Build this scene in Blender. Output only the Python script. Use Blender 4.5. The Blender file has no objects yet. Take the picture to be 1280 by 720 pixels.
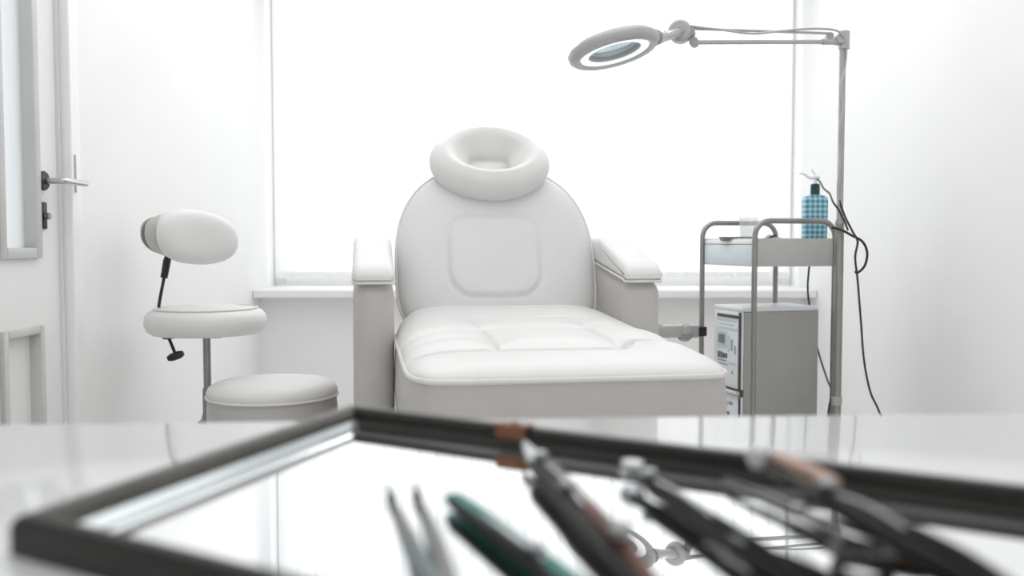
import bpy, bmesh, math, random
from mathutils import Vector, Matrix, Euler
random.seed(7)
PI = math.pi
scn = bpy.context.scene
C = scn.collection

# ------------------------------------------------------------------ camera
FPX, H, PITCH = 1150.0, 0.92, math.atan(57 / 1150.0)
cam_d = bpy.data.cameras.new('camera')
cam_d.sensor_width = 36.0
cam_d.lens = FPX / 1280.0 * 36.0
cam_d.clip_start = 0.02
cam_d.dof.use_dof = True
cam_d.dof.focus_distance = 2.45
cam_d.dof.aperture_fstop = 3.2
cam_d.dof.aperture_blades = 0
cam = bpy.data.objects.new('camera', cam_d)
cam.location = (0, 0, H)
cam.rotation_euler = (PI / 2 - PITCH, 0, 0)
C.objects.link(cam)
scn.camera = cam

def ray(px, py):
    x, y = (px - 640) / FPX, (360 - py) / FPX
    return Vector((x, math.cos(PITCH) + y * math.sin(PITCH), -math.sin(PITCH) + y * math.cos(PITCH)))
def at(px, py, D):                  # point of the photo's pixel at distance D along y
    r = ray(px, py); return Vector((0, 0, H)) + r * (D / r.y)
def atz(px, py, z):                 # point of the photo's pixel at height z
    r = ray(px, py); return Vector((0, 0, H)) + r * ((z - H) / r.z)

# ------------------------------------------------------------------ materials
def mat(name, col, rough=.5, metal=0.0, noise=0.0, nscale=30, bump=0.0, bscale=200, coat=0.0,
        emis=None, estr=0.0, spec=None, trans=0.0):
    m = bpy.data.materials.new(name); m.use_nodes = True
    nt = m.node_tree; b = nt.nodes['Principled BSDF']
    b.inputs['Base Color'].default_value = (*col, 1)
    b.inputs['Roughness'].default_value = rough
    b.inputs['Metallic'].default_value = metal
    b.inputs['Coat Weight'].default_value = coat
    b.inputs['Coat Roughness'].default_value = .05
    b.inputs['Transmission Weight'].default_value = trans
    if spec is not None: b.inputs['Specular IOR Level'].default_value = spec
    if emis: 
        b.inputs['Emission Color'].default_value = (*emis, 1); b.inputs['Emission Strength'].default_value = estr
    tc = nt.nodes.new('ShaderNodeTexCoord')
    if noise > 0:
        n = nt.nodes.new('ShaderNodeTexNoise'); n.inputs['Scale'].default_value = nscale
        n.inputs['Detail'].default_value = 4
        r = nt.nodes.new('ShaderNodeValToRGB')
        r.color_ramp.elements[0].position = .3; r.color_ramp.elements[1].position = .7
        r.color_ramp.elements[0].color = (*[c * (1 - noise) for c in col], 1)
        r.color_ramp.elements[1].color = (*[min(1, c * (1 + noise)) for c in col], 1)
        nt.links.new(tc.outputs['Object'], n.inputs['Vector'])
        nt.links.new(n.outputs['Fac'], r.inputs['Fac']); nt.links.new(r.outputs['Color'], b.inputs['Base Color'])
    if bump > 0:
        n2 = nt.nodes.new('ShaderNodeTexNoise'); n2.inputs['Scale'].default_value = bscale
        bp = nt.nodes.new('ShaderNodeBump'); bp.inputs['Strength'].default_value = bump; bp.inputs['Distance'].default_value = .002
        nt.links.new(tc.outputs['Object'], n2.inputs['Vector'])
        nt.links.new(n2.outputs['Fac'], bp.inputs['Height']); nt.links.new(bp.outputs['Normal'], b.inputs['Normal'])
    return m

def thin_glass(name, tint, gloss=.12, rough=0.0, diffuse=0.0):
    m = bpy.data.materials.new(name); m.use_nodes = True
    nt = m.node_tree; nt.nodes.clear()
    o = nt.nodes.new('ShaderNodeOutputMaterial'); t = nt.nodes.new('ShaderNodeBsdfTransparent')
    g = nt.nodes.new('ShaderNodeBsdfGlossy'); x = nt.nodes.new('ShaderNodeMixShader')
    t.inputs['Color'].default_value = (*tint, 1); g.inputs['Roughness'].default_value = rough
    x.inputs['Fac'].default_value = gloss
    nt.links.new(t.outputs[0], x.inputs[1]); nt.links.new(g.outputs[0], x.inputs[2])
    last = x
    if diffuse > 0:
        d = nt.nodes.new('ShaderNodeBsdfDiffuse'); d.inputs['Color'].default_value = (.9, .92, .93, 1)
        tr = nt.nodes.new('ShaderNodeBsdfTranslucent'); tr.inputs['Color'].default_value = (.9, .92, .93, 1)
        a = nt.nodes.new('ShaderNodeAddShader')
        x0 = nt.nodes.new('ShaderNodeMixShader'); x0.inputs['Fac'].default_value = .5
        nt.links.new(d.outputs[0], x0.inputs[1]); nt.links.new(tr.outputs[0], x0.inputs[2])
        x2 = nt.nodes.new('ShaderNodeMixShader'); x2.inputs['Fac'].default_value = diffuse
        nt.links.new(x.outputs[0], x2.inputs[1]); nt.links.new(x0.outputs[0], x2.inputs[2]); last = x2
    nt.links.new(last.outputs[0], o.inputs[0])
    return m

def fabric_blind(name):
    m = bpy.data.materials.new(name); m.use_nodes = True
    nt = m.node_tree; nt.nodes.clear()
    o = nt.nodes.new('ShaderNodeOutputMaterial')
    d = nt.nodes.new('ShaderNodeBsdfDiffuse'); t = nt.nodes.new('ShaderNodeBsdfTranslucent')
    x = nt.nodes.new('ShaderNodeMixShader'); x.inputs['Fac'].default_value = .62
    tc = nt.nodes.new('ShaderNodeTexCoord'); mp = nt.nodes.new('ShaderNodeMapping'); mp.inputs['Scale'].default_value = (60, 60, 2)
    n = nt.nodes.new('ShaderNodeTexNoise'); n.inputs['Scale'].default_value = 3
    r = nt.nodes.new('ShaderNodeValToRGB')
    r.color_ramp.elements[0].color = (.86, .86, .86, 1); r.color_ramp.elements[1].color = (.95, .95, .95, 1)
    nt.links.new(tc.outputs['Object'], mp.inputs[0]); nt.links.new(mp.outputs[0], n.inputs['Vector'])
    nt.links.new(n.outputs['Fac'], r.inputs[0])
    nt.links.new(r.outputs[0], d.inputs[0]); nt.links.new(r.outputs[0], t.inputs[0])
    nt.links.new(d.outputs[0], x.inputs[1]); nt.links.new(t.outputs[0], x.inputs[2]); nt.links.new(x.outputs[0], o.inputs[0])
    return m

M = dict(
    wall=mat('white wall paint', (.86, .86, .86), .7, noise=.012, nscale=3, bump=.05, bscale=90),
    ceiling=mat('ceiling paint', (.88, .88, .88), .8, noise=.01, nscale=4),
    floor=mat('pale floor', (.84, .83, .82), .4, noise=.05, nscale=6),
    trim=mat('white gloss paint', (.86, .86, .86), .35, noise=.01, nscale=8),
    sill=mat('white sill', (.84, .84, .84), .4, noise=.01, nscale=8),
    door=mat('white door paint', (.80, .80, .795), .35, noise=.015, nscale=6),
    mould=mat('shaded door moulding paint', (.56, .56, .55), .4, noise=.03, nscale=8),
    leather=mat('white leather', (.73, .725, .715), .42, noise=.015, nscale=12, bump=.12, bscale=260),
    leather2=mat('shaded white leather side', (.50, .48, .455), .45, noise=.02, nscale=12, bump=.12, bscale=260),  # same leather darkened, shade of fronts and sides put into the colour
    piping=mat('leather piping', (.70, .69, .67), .4, noise=.02, nscale=40),
    back_leather=mat('soft white leather back', (.70, .70, .70), .45, noise=.015, nscale=10, bump=.12, bscale=260),
    chrome=mat('brushed chrome', (.55, .55, .55), .25, 1.0, noise=.05, nscale=40),
    steel=mat('grey steel tube', (.30, .295, .28), .35, .75, noise=.06, nscale=30),
    pole=mat('grey painted pole', (.40, .40, .39), .35, .4, noise=.04, nscale=30),
    lampgrey=mat('silver grey plastic', (.42, .42, .42), .35, .2, noise=.03, nscale=20),
    black=mat('black plastic', (.012, .012, .013), .4, noise=.1, nscale=30),
    cable=mat('dark cable rubber', (.04, .04, .04), .5, noise=.1, nscale=30),
    tray_grey=mat('grey trolley tray', (.46, .46, .45), .4, noise=.02, nscale=14),
    tray_front=mat('pale blue drawer front', (.66, .72, .75), .4, noise=.02, nscale=14),
    box_side=mat('grey cabinet sheet', (.36, .355, .335), .5, noise=.03, nscale=10),
    box_front=mat('white cabinet front', (.74, .77, .78), .35, noise=.02, nscale=10),
    dark_edge=mat('dark cabinet edge', (.06, .06, .06), .4, noise=.1, nscale=20),
    ink=mat('grey print', (.30, .34, .37), .6, noise=.1, nscale=60),
    ink_dark=mat('dark print', (.10, .12, .15), .6, noise=.1, nscale=60),
    ink_pale=mat('pale blue print', (.52, .60, .64), .6, noise=.08, nscale=60),
    teal_cap=mat('dark teal cap', (.004, .045, .06), .3, noise=.1, nscale=40),
    white_plastic=mat('white plastic', (.88, .88, .88), .35, noise=.01, nscale=20),
    table=mat('glossy white table top', (.86, .86, .865), .14, noise=.006, nscale=5, coat=.35),
    table_leg=mat('white table frame', (.8, .8, .8), .35, noise=.01, nscale=9),
    mirror=mat('mirror glass', (.94, .95, .955), .01, 1.0, noise=.004, nscale=5),
    rim=mat('dark bronze frame', (.022, .021, .019), .34, .3, noise=.25, nscale=14, spec=.28),
    rim_left=mat('lit bronze frame side', (.10, .096, .085), .4, .4, noise=.25, nscale=14),  # same bronze made lighter, reflected light on the left side put into its colour
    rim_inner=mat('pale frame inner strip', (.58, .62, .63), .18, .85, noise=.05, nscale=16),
    tool_steel=mat('tool steel', (.36, .37, .38), .2, 1.0, noise=.05, nscale=60),
    gunmetal=mat('gunmetal', (.03, .029, .028), .3, .6, noise=.15, nscale=60),
    tool_black=mat('black tool handle', (.010, .009, .008), .45, noise=.2, nscale=50, spec=.06),
    tool_green=mat('dark green lacquer', (.0, .17, .13), .4, noise=.25, nscale=60, spec=.15),
    tool_brown=mat('brown tortoise handle', (.10, .034, .016), .4, noise=.4, nscale=70, spec=.15),
    tool_tan=mat('tan handle', (.42, .27, .20), .35, noise=.2, nscale=60),
    tweezer=mat('dull tweezer steel', (.09, .09, .085), .3, .8, noise=.1, nscale=50),
    glint_brown=mat('glint_brown', (.20, .085, .045), .5, .4, noise=.15, nscale=60),  # brown of a reflected tool, painted on a plate over the frame
    led=mat('white lamp ring', (.9, .9, .9), .4, noise=.01, nscale=20, emis=(1, 1, 1), estr=.4),
    winglass=thin_glass('window glass', (.97, .98, .98), .05),
    doorglass=thin_glass('door glass', (.96, .975, .98), .10, 0.02, .45),
    lens=thin_glass('magnifier lens', (.70, .76, .79), .15),
    cup=thin_glass('clear plastic cup', (.95, .96, .96), .10, .05, .12),
    blind=fabric_blind('white blind fabric'),
)
def bottle_mat():
    m = mat('blue plaid bottle', (.2, .45, .55), .3)
    nt = m.node_tree; b = nt.nodes['Principled BSDF']
    tc = nt.nodes.new('ShaderNodeTexCoord')
    def wave(axis, scale, ph):
        w = nt.nodes.new('ShaderNodeTexWave'); w.bands_direction = axis; w.inputs['Scale'].default_value = scale
        w.inputs['Phase Offset'].default_value = ph; w.inputs['Distortion'].default_value = .4
        nt.links.new(tc.outputs['Object'], w.inputs['Vector']); return w
    a, c = wave('X', 17, 0), wave('Z', 17, 1)
    mx = nt.nodes.new('ShaderNodeMath'); mx.operation = 'ADD'
    nt.links.new(a.outputs['Fac'], mx.inputs[0]); nt.links.new(c.outputs['Fac'], mx.inputs[1])
    r = nt.nodes.new('ShaderNodeValToRGB')
    r.color_ramp.elements[0].position = .05; r.color_ramp.elements[0].color = (.05, .17, .23, 1)
    r.color_ramp.elements[1].position = .75; r.color_ramp.elements[1].color = (.36, .60, .68, 1)
    e = r.color_ramp.elements.new(.4); e.color = (.13, .36, .45, 1)
    dv = nt.nodes.new('ShaderNodeMath'); dv.operation = 'MULTIPLY'; dv.inputs[1].default_value = .5
    nt.links.new(mx.outputs[0], dv.inputs[0]); nt.links.new(dv.outputs[0], r.inputs[0])
    nt.links.new(r.outputs[0], b.inputs['Base Color']); return m
M['bottle'] = bottle_mat()

# ------------------------------------------------------------------ object helpers
def obj(name, bm, m, parent=None, smooth=True, angle=35):
    bmesh.ops.recalc_face_normals(bm, faces=bm.faces[:])
    me = bpy.data.meshes.new(name); bm.to_mesh(me); bm.free()
    me.materials.append(m if not isinstance(m, str) else M[m])
    if smooth:
        for p in me.polygons: p.use_smooth = True
        try: me.set_sharp_from_angle(angle=math.radians(angle))
        except Exception: pass
    o = bpy.data.objects.new(name, me); C.objects.link(o)
    if parent: o.parent = parent
    return o
def thing(name, label, cat, loc=(0, 0, 0), rotz=0, group=None, quat=None):
    o = bpy.data.objects.new(name, None); o.empty_display_size = .05; C.objects.link(o)
    o.location = loc; o.rotation_euler = (0, 0, rotz)
    if quat is not None: o.rotation_euler = quat.to_euler()
    o['label'] = label; o['category'] = cat
    if group: o['group'] = group
    return o
def tag(o, label, cat, group=None):
    o['label'] = label; o['category'] = cat
    if group: o['group'] = group
    return o
def struct(name, bm, m, parent=None, smooth=False):
    o = obj(name, bm, m, parent, smooth)
    if not parent: o['kind'] = 'structure'
    return o

def NB(): return bmesh.new()
def merge(bm, t, mtx=None):
    if mtx is not None: bmesh.ops.transform(t, matrix=mtx, verts=t.verts[:])
    me = bpy.data.meshes.new('tmp'); t.to_mesh(me); t.free(); bm.from_mesh(me); bpy.data.meshes.remove(me)
    return bm
def box(bm, lo, hi, bev=0, seg=3, mtx=None):
    t = bmesh.new(); bmesh.ops.create_cube(t, size=1)
    s = [hi[i] - lo[i] for i in range(3)]; c = [(hi[i] + lo[i]) / 2 for i in range(3)]
    for v in t.verts: v.co = Vector((v.co.x * s[0] + c[0], v.co.y * s[1] + c[1], v.co.z * s[2] + c[2]))
    if bev > 0:
        bmesh.ops.bevel(t, geom=t.edges[:], offset=min(bev, min(s) * .49), segments=seg, profile=.5, affect='EDGES')
    return merge(bm, t, mtx)
def prism(bm, poly, axis, a, b, bev=0, seg=3, mtx=None):
    """poly: 2-D points in the two other axes, extruded along axis from a to b"""
    t = bmesh.new()
    def P(u, v, w):
        return {'x': (w, u, v), 'y': (u, w, v), 'z': (u, v, w)}[axis]
    A = [t.verts.new(P(u, v, a)) for u, v in poly]; B = [t.verts.new(P(u, v, b)) for u, v in poly]
    n = len(poly); t.faces.new(A); t.faces.new(B[::-1])
    for i in range(n): t.faces.new((A[i], B[i], B[(i + 1) % n], A[(i + 1) % n]))
    bmesh.ops.recalc_face_normals(t, faces=t.faces[:])
    if bev > 0: bmesh.ops.bevel(t, geom=t.edges[:], offset=bev, segments=seg, profile=.5, affect='EDGES')
    return merge(bm, t, mtx)
def spline(pts, n=8, closed=False):
    P = [Vector(p) for p in pts]; out = []; N = len(P)
    for i in range(N if closed else N - 1):
        if closed: p0, p1, p2, p3 = P[i - 1], P[i], P[(i + 1) % N], P[(i + 2) % N]
        else: p0, p1, p2, p3 = P[max(i - 1, 0)], P[i], P[i + 1], P[min(i + 2, N - 1)]
        for k in range(n):
            t = k / n
            out.append(.5 * ((2 * p1) + (p2 - p0) * t + (2 * p0 - 5 * p1 + 4 * p2 - p3) * t * t + (3 * p1 - p0 - 3 * p2 + p3) * t ** 3))
    if not closed: out.append(P[-1])
    return out
def tube(bm, pts, r, seg=12, closed=False, ry=None, mtx=None, up=None, sq=1.0):
    """sweep; r may be a list; ry gives a second radius (flat sections); sq<1 squarer"""
    P = [Vector(p) for p in pts]; N = len(P); rings = []
    t = bmesh.new(); prev = None
    for i, p in enumerate(P):
        a = P[i - 1] if (closed or i > 0) else P[0]; b = P[(i + 1) % N] if (closed or i < N - 1) else P[-1]
        d = (b - a).normalized()
        if up is not None:
            s = d.cross(Vector(up)).normalized()
        elif prev is None:
            s = d.cross(Vector((0, 0, 1)) if abs(d.z) < .9 else Vector((1, 0, 0))).normalized()
        else:
            s = (prev - d * prev.dot(d)).normalized()
        prev = s; w = s.cross(d)
        rx = r[i] if isinstance(r, (list, tuple)) else r
        rz = rx if ry is None else (ry[i] if isinstance(ry, (list, tuple)) else ry)
        ring = []
        for k in range(seg):
            an = 2 * PI * k / seg; c, q = math.cos(an), math.sin(an)
            c = math.copysign(abs(c) ** sq, c); q = math.copysign(abs(q) ** sq, q)
            ring.append(t.verts.new(p + s * (rx * c) + w * (rz * q)))
        rings.append(ring)
    for i in range(N if closed else N - 1):
        A, B = rings[i], rings[(i + 1) % N]
        for k in range(seg): t.faces.new((A[k], A[(k + 1) % seg], B[(k + 1) % seg], B[k]))
    if not closed: t.faces.new(rings[0][::-1]); t.faces.new(rings[-1])
    return merge(bm, t, mtx)
def lathe(bm, prof, seg=48, mtx=None, sx=1, sy=1):
    t = bmesh.new(); rings = []
    for r, z in prof:
        if r < 1e-6: rings.append([t.verts.new((0, 0, z))])
        else: rings.append([t.verts.new((r * sx * math.cos(2 * PI * k / seg), r * sy * math.sin(2 * PI * k / seg), z)) for k in range(seg)])
    for A, B in zip(rings, rings[1:]):
        for k in range(seg):
            k2 = (k + 1) % seg
            if len(A) == 1 and len(B) == 1: continue
            if len(A) == 1: t.faces.new((A[0], B[k], B[k2]))
            elif len(B) == 1: t.faces.new((A[k], B[0], A[k2]))
            else: t.faces.new((A[k], B[k], B[k2], A[k2]))
    return merge(bm, t, mtx)
def torus(bm, R, r, z=0, seg=48, rs=10, mtx=None, sx=1, sy=1):
    pts = [(R * sx * math.cos(2 * PI * k / seg), R * sy * math.sin(2 * PI * k / seg), z) for k in range(seg)]
    return tube(bm, pts, r, rs, closed=True, mtx=mtx)
def pad(bm, outline, front, back, nr=26, mtx=None, c=None):
    """cushion: closed outline (x,y) ; front(r,x,y), back(r,x,y) give z on each side"""
    t = bmesh.new(); N = len(outline)
    if c is None: c = (sum(p[0] for p in outline) / N, sum(p[1] for p in outline) / N)
    rs = [1 - (1 - k / nr) ** 1.8 for k in range(1, nr + 1)]
    def side(f):
        rings = []
        for r in rs[:-1]:
            rings.append([t.verts.new((c[0] + r * (x - c[0]), c[1] + r * (y - c[1]), f(r, c[0] + r * (x - c[0]), c[1] + r * (y - c[1])))) for x, y in outline])
        return rings
    edge = [t.verts.new((x, y, front(1, x, y))) for x, y in outline]
    for f in (front, back):
        R = side(f) + [edge]; ctr = t.verts.new((c[0], c[1], f(0, *c)))
        for k in range(N): t.faces.new((ctr, R[0][k], R[0][(k + 1) % N]))
        for A, B in zip(R, R[1:]):
            for k in range(N): t.faces.new((A[k], B[k], B[(k + 1) % N], A[(k + 1) % N]))
    return merge(bm, t, mtx)
def cyl(bm, p, q, r, seg=24, r2=None, bev=0):
    p, q = Vector(p), Vector(q); d = q - p
    mt = Matrix.Translation(p) @ d.to_track_quat('Z', 'Y').to_matrix().to_4x4()
    L = d.length; r2 = r if r2 is None else r2; e = min(bev, r * .5)
    if e > 0: prof = [(0, 0), (r - e, 0), (r, e), (r2, L - e), (r2 - e, L), (0, L)]
    else: prof = [(0, 0), (r, 0), (r2, L), (0, L)]
    return lathe(bm, prof, seg, mt)
def sm(a, b, x):
    t = max(0, min(1, (x - a) / (b - a))); return t * t * (3 - 2 * t)

# ------------------------------------------------------------------ the room
XL, XR, YB, YN, ZC = -1.25, 1.47, 4.55, -1.2, 2.62
WX0, WX1, WZ0, WZ1 = XL, XR, .692, 2.45
YW = 4.87
struct('floor', box(NB(), (XL - .15, YN, -.1), (XR + .15, YB + .45, 0)), 'floor')
struct('ceiling', box(NB(), (XL - .15, YN, ZC), (XR + .15, YB + .45, ZC + .1)), 'ceiling')
DY0, DY1, DZ = 1.70, 2.560, 2.06       # door opening in the left wall
b = NB(); box(b, (XL - .12, YN, 0), (XL, DY0, ZC)); box(b, (XL - .12, DY1, 0), (XL, YB + .45, ZC)); box(b, (XL - .12, DY0, DZ), (XL, DY1, ZC))
struct('wall_left', b, 'wall')
struct('wall_right', box(NB(), (XR, YN, 0), (XR + .12, YB + .45, ZC)), 'wall')
b = NB()
box(b, (XL, YB, 0), (XR, YW + .1, WZ0 - .045)); box(b, (XL, YB, WZ1), (XR, YW + .1, ZC))
struct('wall_back', b, 'wall')
b = NB(); box(b, (XL + .001, 4.42, WZ0 - .04), (XR - .001, YW - .03, WZ0), .008)
struct('trim_1', b, 'sill')
for nm, lo, hi in (('baseboard_left', (XL, DY1 + .09, 0), (XL + .014, YB, .065)), ('baseboard_right', (XR - .014, YN, 0), (XR, YB, .065)),
                   ('baseboard_back', (XL + .014, YB - .014, 0), (XR - .014, YB, .065))):
    struct(nm, box(NB(), lo, hi, .004), 'trim')
# window: frame with three lights
win = bpy.data.objects.new('window_1', None); C.objects.link(win); win['kind'] = 'structure'
b = NB(); f = .055
box(b, (WX0, YW - .03, WZ0), (WX0 + f, YW + .04, WZ1), .006); box(b, (WX1 - f, YW - .03, WZ0), (WX1, YW + .04, WZ1), .006)
box(b, (WX0 + f, YW - .029, WZ0), (WX1 - f, YW + .039, WZ0 + f), .006); box(b, (WX0 + f, YW - .029, WZ1 - f), (WX1 - f, YW + .039, WZ1), .006)
w3 = (WX1 - WX0) / 3
for k in (1, 2): box(b, (WX0 + k * w3 - .03, YW - .02, WZ0 + f), (WX0 + k * w3 + .03, YW + .03, WZ1 - f), .006)
obj('window_frame', b, 'trim', win)
for k in range(3):
    obj('pane', box(NB(), (WX0 + k * w3 + .03, YW + .005, WZ0 + .05), (WX0 + (k + 1) * w3 - .03, YW + .009, WZ1 - .05)), 'winglass', win, False)

# vertical blind hanging in the reveal
YBL = 4.74
bl = thing('vertical_blind', 'white vertical slat blind hanging across the whole window', 'blind', (0, YBL, WZ0))
obj('headrail', box(NB(), (WX0 + .01, -.03, WZ1 - WZ0 - .05), (WX1 - .01, .03, WZ1 - WZ0 - .005), .006), 'white_plastic', bl)
ns, x0 = 29, WX0 + .085
pitch = (WX1 - .09 - x0) / (ns - 1)
sz0 = .055
chain = []
for k in range(ns):
    x = x0 + k * pitch; ang = math.radians(16 + random.uniform(-5, 5)); t = bmesh.new(); w = .053; rows = []
    for z in (sz0, .6, 1.2, WZ1 - WZ0 - .05):
        rows.append([])
        for j in range(7):
            u = -1 + j / 3; lx, ly = u * w, .006 * (1 - u * u)
            rows[-1].append(t.verts.new((x + lx * math.cos(ang) - ly * math.sin(ang), lx * math.sin(ang) + ly * math.cos(ang), z)))
    for A, B in zip(rows, rows[1:]):
        for j in range(6): t.faces.new((A[j], A[j + 1], B[j + 1], B[j]))
    s = obj('slat', t, 'blind', bl)
    wt = NB(); box(wt, (-.045, -.002, sz0 - .012), (.045, .002, sz0 + .022), .0015, 1)
    bmesh.ops.transform(wt, matrix=Matrix.Translation((x, 0, 0)) @ Matrix.Rotation(ang, 4, 'Z'), verts=wt.verts[:])
    obj('weight', wt, 'white_plastic', s)
    if k: chain += [(x - pitch / 2, -.018, sz0 - .022)]
    chain += [(x, -.018, sz0 - .002)]
obj('bead_chain', tube(NB(), spline(chain, 4), .0022, 6), 'white_plastic', bl)

# door in the left wall
door = bpy.data.objects.new('door_1', None); C.objects.link(door); door['kind'] = 'structure'
FX = XL - .004                       # face of the leaf
cols = [(1.81, 1.985), (2.03, 2.205), (2.25, 2.425)]
zp = [(.20, .69), (.89, 1.93)]
ly0, ly1 = DY0 + .004, 2.545
b = NB()
ys = [ly0] + [v for c in cols for v in c] + [ly1]
for i in range(0, len(ys), 2): box(b, (FX - .04, ys[i], .008), (FX, ys[i + 1], DZ - .006))
zs = [.008, zp[0][0], zp[0][1], zp[1][0], zp[1][1], DZ - .006]
for i in range(0, 6, 2):
    for c0, c1 in cols: box(b, (FX - .04, c0, zs[i]), (FX, c1, zs[i + 1]))
obj('door_leaf', b, 'door', door, False)
def frame_rect(bm, x0, x1, y0, y1, z0, z1, w):
    box(bm, (x0, y0, z0), (x1, y0 + w, z1), .004, 2); box(bm, (x0, y1 - w, z0), (x1, y1, z1), .004, 2)
    box(bm, (x0, y0 + w, z0), (x1, y1 - w, z0 + w), .004, 2); box(bm, (x0, y0 + w, z1 - w), (x1, y1 - w, z1), .004, 2)
for c0, c1 in cols:
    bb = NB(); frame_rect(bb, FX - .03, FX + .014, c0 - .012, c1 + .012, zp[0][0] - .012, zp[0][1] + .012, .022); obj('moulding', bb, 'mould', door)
    obj('panel', box(NB(), (FX - .032, c0, zp[0][0]), (FX - .018, c1, zp[0][1])), 'door', door, False)
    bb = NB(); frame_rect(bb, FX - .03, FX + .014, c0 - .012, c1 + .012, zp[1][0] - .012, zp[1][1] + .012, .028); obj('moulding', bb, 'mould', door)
    obj('pane', box(NB(), (FX - .026, c0, zp[1][0]), (FX - .021, c1, zp[1][1])), 'doorglass', door, False)
b = NB()   # casing and stop
box(b, (XL - .12, DY1 - .004, 0), (XL - .05, DY1 + .004, DZ)); 
box(b, (XL - .001, DY1 + .004, 0), (XL + .022, DY1 + .078, DZ + .075), .006); box(b, (XL - .001, DY0 - .078, 0), (XL + .022, DY0 - .004, DZ + .075), .006)
box(b, (XL - .001, DY0 - .004, DZ), (XL + .022, DY1 + .004, DZ + .075), .006)
box(b, (XL + .004, DY1 + .003, 0), (XL + .030, DY1 + .018, DZ + .02), .004)
obj('casing', b, 'trim', door)
hy, hz = 2.462, 1.084
b = NB(); cyl(b, (FX, hy, hz), (FX + .012, hy, hz), .026, bev=.003)
hd = obj('door_handle', b, 'gunmetal', door)
b = NB(); tube(b, spline([(FX + .008, hy, hz), (FX + .05, hy, hz), (FX + .060, hy + .010, hz), (FX + .062, hy + .05, hz), (FX + .060, hy + .125, hz)], 6), .0085, 12)
obj('lever', b, 'chrome', hd)
b = NB(); box(b, (FX, hy - .014, .955), (FX + .008, hy + .014, 1.028), .004)
ks = obj('lock_plate', b, 'gunmetal', door)
cylb = cyl(NB(), (FX + .006, hy + .002, .99), (FX + .02, hy + .002, .99), .009, 16); obj('lock_cylinder', cylb, 'steel', ks)
b = NB(); box(b, (XL + .0215, 2.585, 1.06), (XL + .026, 2.60, 1.165), .002); obj('strike_plate', b, 'steel', door)

# ------------------------------------------------------------------ treatment armchair
AR = math.radians(9)
chair = thing('treatment_chair', 'wide white leather beauty armchair with reclined back and ring headrest before the window', 'armchair', (-.008, 2.75, 0), AR)
# seat: one long cushion running forward (-y)
W2, YF, YK = .340, -.93, .10
ZPIP, ZTOP = .645, .708
def seat_xy(u, v):
    x = u * W2; y = YF + (v + 1) / 2 * (YK - YF)
    a = abs(u * v) ** 9
    return x * (1 - .10 * a), (YF + YK) / 2 + (y - (YF + YK) / 2) * (1 - .055 * a)
def seg_d(px, py, a, b_):
    ax, ay = a; bx, by = b_; dx, dy = bx - ax, by - ay
    t = max(0, min(1, ((px - ax) * dx + (py - ay) * dy) / (dx * dx + dy * dy)))
    return math.hypot(px - ax - t * dx, py - ay - t * dy)
g0, g1, gw = -.71, -.38, .138
SEAMS = [((-gw, g0), (gw, g0)), ((-gw, g1), (gw, g1)), ((-gw, g0), (-gw, g1)), ((gw, g0), (gw, g1)),
         ((-gw, g1), (-.33, g1 - .02)), ((gw, g1), (.21, g1 + .05)), ((.21, g1 + .05), (.33, g1 + .04)), ((-gw, g0), (-.33, g0 + .02)),
         ((gw + .015, g0), (.20, g0 + .10)), ((.20, g0 + .10), (.32, g0 + .15)), ((-.17, g0 + .15), (-.29, g0 + .155)), ((-gw, -.13), (gw, -.13)), ((-gw, g1), (-gw - .01, -.13)), ((gw, g1), (gw + .01, -.13))]
SW = [1, .8, .7, .6, .8, .8, .8, .9, .9, .9, .5, .5, .4, .4]
def seat_z(x, y, u, v):
    e = (1 - abs(u) ** 5.5) ** .5 * (1 - max(0, -v) ** 5) ** .5
    z = ZPIP + (ZTOP - ZPIP) * e
    z += (.020 * sm(-.30, .10, y) - .016 * sm(-.45, -.85, y)) * e
    g = 0
    for (a, b_), w in zip(SEAMS, SW):
        d = seg_d(x, y, a, b_); g = max(g, w * (math.exp(-(d / .008) ** 2) * .5 + math.exp(-(d / .05) ** 2) * .5))
    return z - .030 * g * min(1, e * 1.2)
t = bmesh.new(); n = 200; grid = []
def dense(k):                     # cluster rows near the rim
    s = -1 + 2 * k / n; return math.copysign(1 - (1 - abs(s)) ** 1.35, s)
for i in range(n + 1):
    row = []
    for j in range(n + 1):
        u, v = dense(j), dense(i); x, y = seat_xy(u, v); row.append(t.verts.new((x, y, seat_z(x, y, u, v))))
    grid.append(row)
for i in range(n):
    for j in range(n): t.faces.new((grid[i][j], grid[i][j + 1], grid[i + 1][j + 1], grid[i + 1][j]))
seat = obj('seat', t, 'leather', chair, angle=80)
loop = [seat_xy(u, -1) for u in [dense(k) for k in range(n + 1)]]
side_r = [seat_xy(1, dense(k)) for k in range(1, n + 1)]; side_l = [seat_xy(-1, dense(k)) for k in range(n, 0, -1)]
rim = side_l + loop + side_r
rim = rim[::2]
obj('piping', tube(NB(), [(x * 1.004, y, ZPIP) for x, y in rim], .0058, 8), 'piping', seat)
# leg rest body under the seat
t = bmesh.new(); full = rim; rows = []
for z, ins in ((ZPIP - .002, .0), (.60, -.004), (.52, -.006), (.44, -.002), (.36, .006), (.335, .02), (.33, .05)):
    rows.append([t.verts.new((x * (1 - ins / .33), y + (ins if y < -.4 else 0), z)) for x, y in full])
for A, B in zip(rows, rows[1:]):
    for k in range(len(full) - 1): t.faces.new((A[k], A[k + 1], B[k + 1], B[k]))
    t.faces.new((A[-1], A[0], B[0], B[-1]))
t.faces.new(rows[-1])
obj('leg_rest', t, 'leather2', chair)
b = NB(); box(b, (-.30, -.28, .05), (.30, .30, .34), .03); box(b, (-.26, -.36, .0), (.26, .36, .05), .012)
obj('base', b, 'leather2', chair)
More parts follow.
